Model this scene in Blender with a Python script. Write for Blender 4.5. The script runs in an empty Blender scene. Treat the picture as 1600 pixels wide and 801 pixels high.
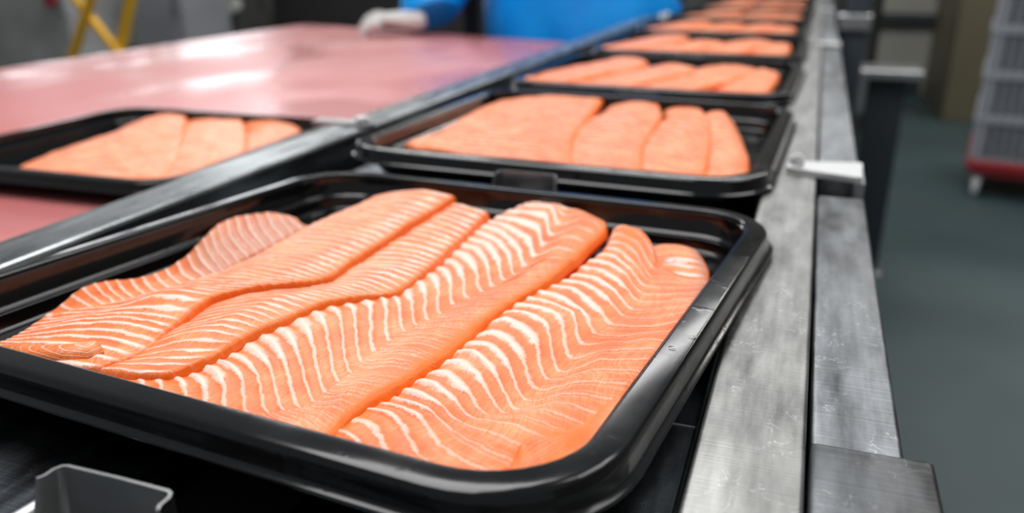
import bpy, bmesh, math, random
import numpy as np
from mathutils import Vector, Matrix
random.seed(4); rng = np.random.default_rng(7)
SC = bpy.context.scene; COL = SC.collection
PI = math.pi

# ------------------------------------------------------------------ camera
F = 1300.0; CX, CY = 800.0, 400.5; CZ = 1.15
B = np.array([[0.94286873, 0.11423349, -0.31296847],
              [0.33316446, -0.32328535, 0.88571329],
              [0.0, -0.93938133, -0.34287419]])      # world axes (rows) in camera right/down/forward
cam = bpy.data.cameras.new('camera'); camo = bpy.data.objects.new('camera', cam); COL.objects.link(camo)
R = Matrix([[B[i][0], -B[i][1], -B[i][2]] for i in range(3)])
camo.matrix_world = Matrix.Translation((0, 0, CZ)) @ R.to_4x4()
cam.sensor_width = 36; cam.lens = F / 1600 * 36; cam.clip_start = 0.01; cam.clip_end = 60
cam.dof.use_dof = True; cam.dof.focus_distance = 0.37; cam.dof.aperture_fstop = 5.4
SC.camera = camo

# ------------------------------------------------------------------ world, lights, exposure
w = bpy.data.worlds.new('world'); SC.world = w; w.use_nodes = True
bg = w.node_tree.nodes['Background']; bg.inputs[0].default_value = (0.93, 0.96, 1.0, 1); bg.inputs[1].default_value = 0.24
SC.view_settings.view_transform = 'Standard'; SC.view_settings.look = 'None'
SC.view_settings.exposure = 0.0; SC.view_settings.gamma = 1.0; SC.view_settings.use_curve_mapping = False

def area(loc, rot, sx, sy, power, col=(1, 1, 1)):
    l = bpy.data.lights.new('ceiling_lamp', 'AREA'); l.shape = 'RECTANGLE'; l.size = sx; l.size_y = sy
    l.energy = power; l.color = col
    o = bpy.data.objects.new('ceiling_lamp', l); o.location = loc; o.rotation_euler = rot; COL.objects.link(o)
area((-0.9, 0.9, 2.9), (0, 0, 0), 1.2, 2.4, 58, (1, 0.995, 0.99))
area((0.9, 1.6, 2.9), (0, 0, 0), 1.0, 1.4, 20, (1, 0.995, 0.99))
area((-0.2, 4.6, 2.9), (0, 0, 0), 2.4, 0.55, 42, (1, 1, 1))
area((-2.6, 4.2, 2.9), (0, 0, 0), 1.6, 0.5, 50, (1, 1, 1))
area((1.8, 5.6, 2.9), (0, 0, 0), 1.4, 0.3, 30, (1, 0.96, 0.9))

# ------------------------------------------------------------------ materials
def nodes(name):
    m = bpy.data.materials.new(name); m.use_nodes = True
    nt = m.node_tree; p = nt.nodes['Principled BSDF']
    return m, nt, p
def N(nt, t, **kw):
    n = nt.nodes.new(t)
    for k, v in kw.items():
        if k.startswith('i_'):
            key = k[2:]; key = int(key) if key.isdigit() else key
            n.inputs[key].default_value = v
        else: setattr(n, k, v)
    return n
def ramp(nt, fac, stops, interp='LINEAR'):
    r = nt.nodes.new('ShaderNodeValToRGB'); r.color_ramp.interpolation = interp
    e = r.color_ramp.elements
    while len(e) > 1: e.remove(e[-1])
    e[0].position = stops[0][0]; e[0].color = (*stops[0][1], 1)
    for p, c in stops[1:]:
        x = e.new(p); x.color = (*c, 1)
    nt.links.new(fac, r.inputs[0]); return r
def mth(nt, op, a, b=None, c=None, clamp=False):
    n = nt.nodes.new('ShaderNodeMath'); n.operation = op; n.use_clamp = clamp
    for i, v in enumerate((a, b, c)):
        if v is None: continue
        if isinstance(v, (int, float)): n.inputs[i].default_value = v
        else: nt.links.new(v, n.inputs[i])
    return n.outputs[0]
def plain(name, col, rough=0.5, metal=0.0, noise=0.0, scale=20, bump=0.0, coat=0.0, spec=0.5, sss=0.0):
    m, nt, p = nodes(name)
    p.inputs['Base Color'].default_value = (*col, 1); p.inputs['Roughness'].default_value = rough
    p.inputs['Metallic'].default_value = metal; p.inputs['Coat Weight'].default_value = coat
    p.inputs['Specular IOR Level'].default_value = spec
    if sss: p.inputs['Subsurface Weight'].default_value = sss; p.inputs['Subsurface Scale'].default_value = 0.01
    if noise or bump:
        tc = N(nt, 'ShaderNodeTexCoord'); n = N(nt, 'ShaderNodeTexNoise'); n.inputs['Scale'].default_value = scale
        n.inputs['Detail'].default_value = 5; nt.links.new(tc.outputs['Object'], n.inputs['Vector'])
        if noise:
            r = ramp(nt, n.outputs['Fac'], [(0.3, tuple(c * (1 - noise) for c in col)), (0.7, tuple(min(1, c * (1 + noise)) for c in col))])
            nt.links.new(r.outputs[0], p.inputs['Base Color'])
        if bump:
            b = N(nt, 'ShaderNodeBump'); b.inputs['Strength'].default_value = bump; b.inputs['Distance'].default_value = 0.002
            nt.links.new(n.outputs['Fac'], b.inputs['Height']); nt.links.new(b.outputs[0], p.inputs['Normal'])
    return m

def steel(name, base=(0.30, 0.30, 0.295), r0=0.3, r1=0.5, brush=(6, 900, 900), scratch=1.0, dark=0.52):
    """worn stainless steel: brushed grain, blotchy smears, scratches"""
    m, nt, p = nodes(name)
    p.inputs['Metallic'].default_value = 1.0
    tc = N(nt, 'ShaderNodeTexCoord'); L = nt.links.new
    mp = N(nt, 'ShaderNodeMapping'); mp.inputs['Scale'].default_value = brush; L(tc.outputs['Object'], mp.inputs[0])
    n1 = N(nt, 'ShaderNodeTexNoise'); n1.inputs['Scale'].default_value = 1.0; n1.inputs['Detail'].default_value = 3; L(mp.outputs[0], n1.inputs['Vector'])
    mp3 = N(nt, 'ShaderNodeMapping'); mp3.inputs['Scale'].default_value = (900, 9, 900); L(tc.outputs['Object'], mp3.inputs[0])
    n1b = N(nt, 'ShaderNodeTexNoise'); n1b.inputs['Scale'].default_value = 0.35; n1b.inputs['Detail'].default_value = 3; L(mp3.outputs[0], n1b.inputs['Vector'])
    mp4 = N(nt, 'ShaderNodeMapping'); mp4.inputs['Scale'].default_value = (60, 14, 60); L(tc.outputs['Object'], mp4.inputs[0])
    n2 = N(nt, 'ShaderNodeTexNoise'); n2.inputs['Scale'].default_value = 1.0; n2.inputs['Detail'].default_value = 6; n2.inputs['Roughness'].default_value = 0.6; L(mp4.outputs[0], n2.inputs['Vector'])
    # thin curled scratches
    n3 = N(nt, 'ShaderNodeTexNoise'); n3.inputs['Scale'].default_value = 38; n3.inputs['Detail'].default_value = 4; n3.inputs['Distortion'].default_value = 1.6; L(tc.outputs['Object'], n3.inputs['Vector'])
    s = mth(nt, 'ABSOLUTE', mth(nt, 'SUBTRACT', n3.outputs['Fac'], 0.5)); s = mth(nt, 'LESS_THAN', s, 0.0035)
    n4 = N(nt, 'ShaderNodeTexNoise'); n4.inputs['Scale'].default_value = 25; L(tc.outputs['Object'], n4.inputs['Vector'])
    s = mth(nt, 'MULTIPLY', s, mth(nt, 'GREATER_THAN', n4.outputs['Fac'], 0.52)); s = mth(nt, 'MULTIPLY', s, 0.34 * scratch)
    blotch = ramp(nt, n2.outputs['Fac'], [(0.3, tuple(c * dark for c in base)), (0.5, base), (0.68, tuple(min(1, c * 1.45) for c in base))])
    mix = N(nt, 'ShaderNodeMix', data_type='RGBA', blend_type='MULTIPLY'); mix.inputs[0].default_value = 0.8
    g = ramp(nt, mth(nt, 'ADD', mth(nt, 'MULTIPLY', n1.outputs['Fac'], 0.6), mth(nt, 'MULTIPLY', n1b.outputs['Fac'], 0.4)), [(0.35, (0.8, 0.8, 0.81)), (0.65, (1.15, 1.15, 1.15))])
    L(blotch.outputs[0], mix.inputs[6]); L(g.outputs[0], mix.inputs[7])
    mix2 = N(nt, 'ShaderNodeMix', data_type='RGBA'); L(s, mix2.inputs[0]); L(mix.outputs[2], mix2.inputs[6]); mix2.inputs[7].default_value = (0.9, 0.92, 0.93, 1)
    L(mix2.outputs[2], p.inputs['Base Color'])
    rr = N(nt, 'ShaderNodeMapRange'); rr.inputs[1].default_value = 0.3; rr.inputs[2].default_value = 0.7; rr.inputs[3].default_value = r0; rr.inputs[4].default_value = r1
    L(n2.outputs['Fac'], rr.inputs[0]); L(rr.outputs[0], p.inputs['Roughness'])
    b = N(nt, 'ShaderNodeBump'); b.inputs['Strength'].default_value = 0.25; b.inputs['Distance'].default_value = 0.0004
    L(n1.outputs['Fac'], b.inputs['Height']); L(b.outputs[0], p.inputs['Normal'])
    return m

def black_plastic(name):
    m, nt, p = nodes(name); L = nt.links.new
    p.inputs['Base Color'].default_value = (0.004, 0.0042, 0.0048, 1)
    tc = N(nt, 'ShaderNodeTexCoord')
    n = N(nt, 'ShaderNodeTexNoise'); n.inputs['Scale'].default_value = 30; n.inputs['Detail'].default_value = 5; L(tc.outputs['Object'], n.inputs['Vector'])
    rr = N(nt, 'ShaderNodeMapRange'); rr.inputs[1].default_value = 0.35; rr.inputs[2].default_value = 0.7; rr.inputs[3].default_value = 0.09; rr.inputs[4].default_value = 0.17
    L(n.outputs['Fac'], rr.inputs[0]); L(rr.outputs[0], p.inputs['Roughness'])
    v = N(nt, 'ShaderNodeTexNoise'); v.inputs['Scale'].default_value = 110; v.inputs['Detail'].default_value = 2; L(tc.outputs['Object'], v.inputs['Vector'])
    wet = mth(nt, 'SUBTRACT', v.outputs['Fac'], 0.62, clamp=True)
    b = N(nt, 'ShaderNodeBump'); b.inputs['Strength'].default_value = 0.3; b.inputs['Distance'].default_value = 0.0015
    L(wet, b.inputs['Height']); L(b.outputs[0], p.inputs['Normal'])
    p.inputs['Specular IOR Level'].default_value = 0.5
    return m

def salmon_mat(name, sss=0.28, fine=True):
    m, nt, p = nodes(name); L = nt.links.new
    tc = N(nt, 'ShaderNodeTexCoord')
    def attr(a): n = N(nt, 'ShaderNodeAttribute'); n.attribute_name = a; return n.outputs['Fac']
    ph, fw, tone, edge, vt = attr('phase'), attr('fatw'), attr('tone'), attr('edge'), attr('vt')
    n1 = N(nt, 'ShaderNodeTexNoise'); n1.inputs['Scale'].default_value = 150; n1.inputs['Detail'].default_value = 2; L(tc.outputs['Object'], n1.inputs['Vector'])
    n2 = N(nt, 'ShaderNodeTexNoise'); n2.inputs['Scale'].default_value = 1100; n2.inputs['Detail'].default_value = 3; L(tc.outputs['Object'], n2.inputs['Vector'])
    q = mth(nt, 'ADD', ph, mth(nt, 'MULTIPLY', mth(nt, 'SUBTRACT', n1.outputs['Fac'], 0.5), 0.34))
    q = mth(nt, 'ADD', q, mth(nt, 'MULTIPLY', mth(nt, 'SUBTRACT', n2.outputs['Fac'], 0.5), 0.26))
    f = mth(nt, 'FRACT', q)
    d = mth(nt, 'SUBTRACT', f, 0.5)
    # one flank of each white band is crisp, the other fades
    dpos = mth(nt, 'MULTIPLY', mth(nt, 'MAXIMUM', d, 0.0), 2.0)
    dneg = mth(nt, 'MULTIPLY', mth(nt, 'MAXIMUM', mth(nt, 'MULTIPLY', d, -1.0), 0.0), 2.6)
    dd = mth(nt, 'MAXIMUM', dpos, dneg)
    x = mth(nt, 'DIVIDE', dd, mth(nt, 'MAXIMUM', fw, 0.02))
    mr = N(nt, 'ShaderNodeMapRange', interpolation_type='SMOOTHSTEP'); mr.inputs[1].default_value = 0.45; mr.inputs[2].default_value = 1.35
    mr.inputs[3].default_value = 1.0; mr.inputs[4].default_value = 0.0; L(x, mr.inputs[0])
    mask = mr.outputs[0]
    st = N(nt, 'ShaderNodeMapRange'); st.inputs[1].default_value = 0.05; st.inputs[2].default_value = 0.45; st.inputs[3].default_value = 0.25; st.inputs[4].default_value = 1.0
    L(fw, st.inputs[0]); mask = mth(nt, 'MULTIPLY', mask, st.outputs[0])
    f2 = mth(nt, 'ABSOLUTE', mth(nt, 'SUBTRACT', mth(nt, 'FRACT', mth(nt, 'MULTIPLY', q, 2.0)), 0.5))
    m2 = N(nt, 'ShaderNodeMapRange', interpolation_type='SMOOTHSTEP'); m2.inputs[1].default_value = 0.03; m2.inputs[2].default_value = 0.16; m2.inputs[3].default_value = 0.42; m2.inputs[4].default_value = 0.0
    nt.links.new(f2, m2.inputs[0])
    lowf = N(nt, 'ShaderNodeMapRange'); lowf.inputs[1].default_value = 0.10; lowf.inputs[2].default_value = 0.20; lowf.inputs[3].default_value = 1.0; lowf.inputs[4].default_value = 0.0
    nt.links.new(fw, lowf.inputs[0]); mask = mth(nt, 'MAXIMUM', mask, mth(nt, 'MULTIPLY', m2.outputs[0], lowf.outputs[0]))
    # flesh colour with fibres that run from band to band
    cmb = N(nt, 'ShaderNodeCombineXYZ'); L(mth(nt, 'MULTIPLY', ph, 0.9), cmb.inputs[0]); L(mth(nt, 'MULTIPLY', vt, 900.0), cmb.inputs[1])
    n3 = N(nt, 'ShaderNodeTexNoise'); n3.inputs['Scale'].default_value = 1.0; n3.inputs['Detail'].default_value = 3; n3.inputs['Distortion'].default_value = 0.8; L(cmb.outputs[0], n3.inputs['Vector'])
    n4 = N(nt, 'ShaderNodeTexNoise'); n4.inputs['Scale'].default_value = 45; n4.inputs['Detail'].default_value = 3; L(tc.outputs['Object'], n4.inputs['Vector'])
    fl = ramp(nt, mth(nt, 'ADD', mth(nt, 'MULTIPLY', n3.outputs['Fac'], 0.5), mth(nt, 'MULTIPLY', n4.outputs['Fac'], 0.5)),
              [(0.36, (0.85, 0.14, 0.020)), (0.5, (0.91, 0.205, 0.045)), (0.64, (0.98, 0.35, 0.14))])
    mx = N(nt, 'ShaderNodeMix', data_type='RGBA'); L(mask, mx.inputs[0]); L(fl.outputs[0], mx.inputs[6]); mx.inputs[7].default_value = (1.0, 0.69, 0.58, 1)
    mt = N(nt, 'ShaderNodeMix', data_type='RGBA', clamp_factor=True); L(tone, mt.inputs[0]); L(mx.outputs[2], mt.inputs[6])
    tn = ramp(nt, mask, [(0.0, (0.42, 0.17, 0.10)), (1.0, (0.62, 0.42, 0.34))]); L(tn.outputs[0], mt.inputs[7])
    me = N(nt, 'ShaderNodeMix', data_type='RGBA', clamp_factor=True); L(edge, me.inputs[0]); L(mt.outputs[2], me.inputs[6]); me.inputs[7].default_value = (1.0, 0.185, 0.0, 1)  # orange of thin cut flesh, with groove interreflection put into the colour
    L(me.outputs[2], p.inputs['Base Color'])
    if sss:
        p.inputs['Subsurface Weight'].default_value = sss; p.inputs['Subsurface Radius'].default_value = (1.0, 0.32, 0.12); p.inputs['Subsurface Scale'].default_value = 0.004
    p.inputs['Roughness'].default_value = 0.36
    p.inputs['Coat Weight'].default_value = 0.14; p.inputs['Coat Roughness'].default_value = 0.15; p.inputs['Specular IOR Level'].default_value = 0.38
    hh = mth(nt, 'ADD', mth(nt, 'MULTIPLY', mask, 0.5), mth(nt, 'MULTIPLY', n2.outputs['Fac'], 0.55))
    hh = mth(nt, 'ADD', hh, mth(nt, 'MULTIPLY', n3.outputs['Fac'], 0.7))
    b = N(nt, 'ShaderNodeBump'); b.inputs['Strength'].default_value = 0.55; b.inputs['Distance'].default_value = 0.0006
    L(hh, b.inputs['Height']); L(b.outputs[0], p.inputs['Normal']); L(b.outputs[0], p.inputs['Coat Normal'])
    return m

def board_mat():
    m, nt, p = nodes('red cutting board'); L = nt.links.new
    tc = N(nt, 'ShaderNodeTexCoord')
    n = N(nt, 'ShaderNodeTexNoise'); n.inputs['Scale'].default_value = 3.0; n.inputs['Detail'].default_value = 5; L(tc.outputs['Object'], n.inputs['Vector'])
    r = ramp(nt, n.outputs['Fac'], [(0.3, (0.52, 0.13, 0.12)), (0.7, (0.56, 0.20, 0.20))]); L(r.outputs[0], p.inputs['Base Color'])
    mp = N(nt, 'ShaderNodeMapping'); mp.inputs['Scale'].default_value = (1.6, 0.9, 1); L(tc.outputs['Object'], mp.inputs[0])
    n2 = N(nt, 'ShaderNodeTexNoise'); n2.inputs['Scale'].default_value = 2.2; n2.inputs['Detail'].default_value = 2; n2.inputs['Distortion'].default_value = 0.7; L(mp.outputs[0], n2.inputs['Vector'])
    rr = N(nt, 'ShaderNodeMapRange'); rr.inputs[1].default_value = 0.38; rr.inputs[2].default_value = 0.6; rr.inputs[3].default_value = 0.22; rr.inputs[4].default_value = 0.5
    L(n2.outputs['Fac'], rr.inputs[0]); L(rr.outputs[0], p.inputs['Roughness'])
    p.inputs['Coat Weight'].default_value = 0.5; p.inputs['Coat Roughness'].default_value = 0.38
    return m

M = {}
M['rail'] = steel('worn steel rail', (0.29, 0.29, 0.28), 0.38, 0.55); M['rail2'] = steel('dull steel rail', (0.22, 0.23, 0.24), 0.32, 0.5, (4, 500, 500), 1.0, 0.5)
M['deck'] = steel('dark steel deck', (0.16, 0.18, 0.2), 0.22, 0.4, (5, 700, 700), 0.5, 0.6)
M['bar'] = steel('satin steel bar', (0.30, 0.32, 0.325), 0.24, 0.34, (8, 300, 300), 0.1, 0.8)
M['steel'] = plain('plain steel', (0.5, 0.5, 0.5), 0.3, 1.0, 0.15, 30)
M['bright'] = plain('bright steel', (0.75, 0.75, 0.75), 0.4, 0.7)
M['black'] = black_plastic('glossy black plastic')
M['salmon'] = salmon_mat('raw salmon'); M['salmon_far'] = salmon_mat('raw salmon far', 0.0)
M['fat'] = plain('white fat', (0.85, 0.62, 0.55), 0.35, 0, 0.15, 200, 0.3, 0.4)
M['board'] = board_mat()
M['chain_rubber'] = plain('black rubber chain', (0.01, 0.01, 0.011), 0.6)  # even black rubber for the chain slot between the deck plates
M['blue'] = plain('blue protective fabric', (0.0, 0.30, 1.0), 0.45, 0, 0.25, 6, 0.4)
M['glove'] = plain('white rubber glove', (0.62, 0.6, 0.58), 0.5, 0, 0.08, 30)
M['skin'] = plain('skin', (0.6, 0.33, 0.24), 0.5, sss=0.1)
M['cap'] = plain('white cap', (0.75, 0.75, 0.75), 0.7)
M['hair'] = plain('dark hair', (0.03, 0.02, 0.015), 0.6)
M['dark'] = plain('dark cloth', (0.012, 0.012, 0.014), 0.8)
M['boot'] = plain('white rubber boot', (0.6, 0.6, 0.58), 0.4)
M['yellow'] = plain('yellow paint', (0.78, 0.42, 0.01), 0.45, 0, 0.15, 15)
M['crate'] = plain('pale grey crate plastic', (0.33, 0.34, 0.37), 0.5, 0, 0.08, 8)
M['red'] = plain('red plastic dolly', (0.38, 0.02, 0.03), 0.4)
M['wallgrey'] = plain('grey wall panel', (0.42, 0.41, 0.37), 0.7, 0, 0.1, 1.5)
M['olive'] = plain('olive painted frame', (0.13, 0.115, 0.07), 0.6, 0, 0.1, 2)
M['darkwall'] = plain('dark wall', (0.012, 0.012, 0.011), 0.8)
M['cab'] = plain('grey cabinet paint', (0.42, 0.42, 0.41), 0.55, 0, 0.3, 2)
M['cab2'] = plain('light grey cabinet paint', (0.26, 0.26, 0.275), 0.5, 0, 0.15, 2)
M['machine'] = plain('machine grey', (0.07, 0.07, 0.065), 0.5, 0.2, 0.3, 8)
M['bluegrey'] = plain('blue grey painted leg', (0.035, 0.045, 0.058), 0.45)
M['post'] = plain('dark grey post', (0.028, 0.036, 0.042), 0.5)
M['dial'] = plain('off white dial', (0.5, 0.5, 0.47), 0.4)

m, nt, p = nodes('teal epoxy floor'); M['floor'] = m
tc = N(nt, 'ShaderNodeTexCoord'); n = N(nt, 'ShaderNodeTexNoise'); n.inputs['Scale'].default_value = 1.3; n.inputs['Detail'].default_value = 7
nt.links.new(tc.outputs['Object'], n.inputs['Vector'])
r = ramp(nt, n.outputs['Fac'], [(0.3, (0.035, 0.062, 0.066)), (0.55, (0.05, 0.086, 0.09)), (0.75, (0.06, 0.085, 0.085))])
nt.links.new(r.outputs[0], p.inputs['Base Color']); p.inputs['Roughness'].default_value = 0.5
sp = N(nt, 'ShaderNodeTexNoise'); sp.inputs['Scale'].default_value = 60; nt.links.new(tc.outputs['Object'], sp.inputs['Vector'])
bb = N(nt, 'ShaderNodeBump'); bb.inputs['Strength'].default_value = 0.2; nt.links.new(sp.outputs['Fac'], bb.inputs['Height']); nt.links.new(bb.outputs[0], p.inputs['Normal'])

# ------------------------------------------------------------------ helpers
def link(name, me, mat, parent=None):
    o = bpy.data.objects.new(name, me); COL.objects.link(o)
    if mat is not None: me.materials.append(mat)
    if parent is not None: o.parent = parent
    return o
def obj(name, bm, mat, parent=None, smooth=False, loc=None):
    me = bpy.data.meshes.new(name); bmesh.ops.recalc_face_normals(bm, faces=bm.faces); bm.to_mesh(me); bm.free()
    if smooth:
        me.polygons.foreach_set('use_smooth', [True] * len(me.polygons)); me.set_sharp_from_angle(angle=0.9)
    o = link(name, me, mat, parent)
    if loc is not None:
        o.location = loc
    return o
def tag(o, label=None, cat=None, group=None, kind=None):
    if label: o['label'] = label
    if cat: o['category'] = cat
    if group: o['group'] = group
    if kind: o['kind'] = kind
    return o
def empty(name, loc=(0, 0, 0), rz=0.0):
    o = bpy.data.objects.new(name, None); o.location = loc; o.rotation_euler = (0, 0, rz); o.empty_display_size = 0.05
    COL.objects.link(o); return o
def box(bm, c, s, rot=None, bev=0.0, seg=2):
    r = bmesh.ops.create_cube(bm, size=1.0)
    vs = r['verts']
    for v in vs: v.co = Vector((v.co.x * s[0], v.co.y * s[1], v.co.z * s[2]))
    if bev:
        es = list({e for v in vs for e in v.link_edges})
        out = bmesh.ops.bevel(bm, geom=es, offset=bev, segments=seg, affect='EDGES', profile=0.5)
        vs = list({v for f in out['faces'] for v in f.verts} | {v for v in vs if v.is_valid})
    mt = Matrix.Translation(c) @ (rot.to_4x4() if rot is not None else Matrix.Identity(4))
    bmesh.ops.transform(bm, matrix=mt, verts=vs)
    return vs
def bb2(x0, x1, y0, y1, z0, z1, bev=0.0, bm=None):
    bm = bm or bmesh.new(); box(bm, ((x0 + x1) / 2, (y0 + y1) / 2, (z0 + z1) / 2), (x1 - x0, y1 - y0, z1 - z0), None, bev); return bm
def tube(bm, pts, r, seg=10, cap=True):
    pts = [Vector(p) for p in pts]; rings = []
    rs = r if isinstance(r, (list, tuple)) else [r] * len(pts)
    for i, p in enumerate(pts):
        t = (pts[min(i + 1, len(pts) - 1)] - pts[max(i - 1, 0)]).normalized()
        up = Vector((0, 0, 1)) if abs(t.z) < 0.9 else Vector((1, 0, 0))
        a = t.cross(up).normalized(); b = a.cross(t).normalized()
        rings.append([bm.verts.new(p + (a * math.cos(k * 2 * PI / seg) + b * math.sin(k * 2 * PI / seg)) * rs[i]) for k in range(seg)])
    for i in range(len(rings) - 1):
        for k in range(seg): bm.faces.new((rings[i][k], rings[i][(k + 1) % seg], rings[i + 1][(k + 1) % seg], rings[i + 1][k]))
    if cap: bm.faces.new(rings[0][::-1]); bm.faces.new(rings[-1])
def cyl(bm, c, r, h, seg=20, axis='Z', r2=None):
    ax = {'X': Vector((1, 0, 0)), 'Y': Vector((0, 1, 0)), 'Z': Vector((0, 0, 1))}[axis]; c = Vector(c)
    tube(bm, [c - ax * h / 2, c + ax * h / 2], [r, r if r2 is None else r2], seg)
def poly_prism(bm, pts, z0, z1):
    a = [bm.verts.new((x, y, z0)) for x, y in pts]; b = [bm.verts.new((x, y, z1)) for x, y in pts]
    bm.faces.new(a[::-1]); bm.faces.new(b)
    for i in range(len(pts)): j = (i + 1) % len(pts); bm.faces.new((a[i], a[j], b[j], b[i]))
def beam(bm, p0, p1, w, t):
    p0, p1 = Vector(p0), Vector(p1); d = p1 - p0
    q = d.to_track_quat('Z', 'Y').to_matrix(); box(bm, (p0 + p1) / 2, (w, t, d.length), q, min(w, t) * 0.15, 1)

# ------------------------------------------------------------------ room shell
tag(obj('floor', bb2(-10, 5, -2.5, 8.6, -0.1, 0.0), M['floor']), kind='structure')
tag(obj('wall_back', bb2(-10, 5, 8.0, 8.2, 0, 3.6), M['wallgrey']), kind='structure')
tag(obj('wall_left', bb2(-10.2, -10.0, -2.5, 8.2, 0, 3.6), M['cab']), kind='structure')
tag(obj('wall_right', bb2(5.0, 5.2, -2.5, 8.2, 0, 3.6), M['wallgrey']), kind='structure')
o = tag(obj('trim_1', bb2(0.93, 1.5, 6.7, 7.99, 0, 3.5, 0.01), M['olive']), kind='structure')
tag(obj('baseboard_back', bb2(-9.9, 0.9, 7.96, 8.0, 0, 0.12, 0.005), M['post']), kind='structure')

m, nt, p = nodes('daylit window glass'); M['pane'] = m
p.inputs['Base Color'].default_value = (0.8, 0.85, 0.9, 1); p.inputs['Emission Color'].default_value = (0.95, 0.97, 1.0, 1); p.inputs['Emission Strength'].default_value = 3.6
for i, x0 in enumerate((-9.7, -8.3, -6.9)):
    fr = tag(obj('window_%d' % (i + 1), bb2(x0, x0 + 1.35, 7.94, 7.995, 1.35, 2.65, 0.005), M['post']), kind='structure')
    for k in range(2): obj('pane', bb2(x0 + 0.06 + k * 0.63, x0 + 0.66 + k * 0.63, 7.925, 7.938, 1.41, 2.59), M['pane'], fr)
# ------------------------------------------------------------------ red cutting table
def rounded_poly(pts, rad, n=6):
    out = []
    m = len(pts)
    for i in range(m):
        p = Vector(pts[i]); a = (Vector(pts[i - 1]) - p).normalized(); b = (Vector(pts[(i + 1) % m]) - p).normalized()
        r_ = rad[i] if isinstance(rad, (list, tuple)) else rad
        for k in range(n + 1):
            t = k / n; q = (p + a * r_) * (1 - t) ** 2 + p * 2 * t * (1 - t) + (p + b * r_) * t * t
            out.append((q.x, q.y))
    return out
TZ = 0.893
tb = empty('cutting_table', (-1.15, 1.2, 0)); tag(tb, 'long table topped with a glossy pinkish red plastic cutting board, left of the tray line', 'table')
def off(bm, v=(-1.15, 1.2, 0)): bmesh.ops.translate(bm, verts=bm.verts, vec=(-v[0], -v[1], -v[2])); return bm
bm = bmesh.new(); poly_prism(bm, rounded_poly([(-1.71, -0.6), (-0.505, -0.6), (-0.505, 2.40), (-0.72, 2.50), (-1.85, 2.84)], [.03, .03, .05, .05, .09]), TZ - 0.025, TZ)
obj('board', off(bm), M['board'], tb)
bm = bmesh.new(); poly_prism(bm, rounded_poly([(-1.68, -0.55), (-0.53, -0.55), (-0.53, 2.36), (-0.74, 2.46), (-1.82, 2.79)], .03), TZ - 0.07, TZ - 0.026)
obj('frame', off(bm), M['steel'], tb)
for (x, y) in ((-1.6, -0.45), (-0.62, -0.45), (-0.66, 2.3), (-1.72, 2.6)):
    obj('leg', off(bb2(x - .025, x + .025, y - .025, y + .025, 0.0, TZ - 0.07, 0.004)), M['steel'], tb)

# ------------------------------------------------------------------ conveyor
DZ = 0.943
cv = empty('conveyor', (-0.21, 2.0, 0)); tag(cv, 'stainless steel tray conveyor running away from the viewer under the row of black trays', 'conveyor')
CO = (-0.21, 2.0, 0)
def cpart(name, bm, mat, smooth=False):
    return obj(name, off(bm, CO), mat, cv, smooth)
seams = [-0.55, -0.105, 0.345, 0.795, 1.245, 1.695, 2.145, 2.595, 3.045, 3.495, 3.945, 4.395, 4.845]
for a, b in zip(seams[:-1], seams[1:]):
    cpart('deck_plate', bb2(-0.175, -0.0315, a + 0.0006, b - 0.0006, DZ - 0.012, DZ, 0.0009), M['deck'])
    cpart('deck_plate', bb2(-0.425, -0.238, a + 0.0006, b - 0.0006, DZ - 0.012, DZ, 0.0009), M['deck'])
for y in seams[1:-1]: cpart('seam_lip', bb2(-0.175, -0.0315, y - 0.0014, y - 0.0002, DZ - 0.001, DZ + 0.0006), M['bright'])
cpart('chain_slot', bb2(-0.236, -0.177, -0.55, 4.845, DZ - 0.04, DZ - 0.014), M['chain_rubber'])
bm = bmesh.new(); bb2(-0.43, -0.03, -0.5, 4.8, DZ - 0.12, DZ - 0.045, 0, bm); cpart('bed', bm, M['machine'])
for y in (-0.3, 1.4, 3.1, 4.6):
    for x in (-0.40, -0.06): cpart('leg', bb2(x - .025, x + .025, y - .025, y + .025, 0, DZ - 0.12, 0.003), M['steel'])
# divider bar on the left of the line
dv = empty('divider_bar', (-0.468, 1.2, 0.972)); tag(dv, 'satin steel divider bar between the red table and the tray line', 'bar')
def dpart(name, bm, mat): return obj(name, off(bm, (-0.468, 1.2, 0.972)), mat, dv)
dpart('bar', bb2(-0.491, -0.447, -0.6, 0.803, 0.905, 0.972, 0.003), M['bar'])
dpart('bar', bb2(-0.491, -0.447, 0.805, 2.60, 0.905, 0.972, 0.003), M['bar'])
bm = bmesh.new(); bb2(-0.515, -0.446, 0.790, 0.812, 0.9725, 0.9755, 0.001, bm); b2 = dpart('joint_plate', bm, M['steel'])
bm = bmesh.new(); cyl(bm, (-0.457, 0.80, 0.9785), 0.007, 0.005, 12); dpart('bolt', bm, M['bright'])
for y in (-0.2, 1.5, 2.55): dpart('leg', bb2(-0.487, -0.451, y - 0.018, y + 0.018, 0, 0.905, 0.003), M['steel'])
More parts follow.
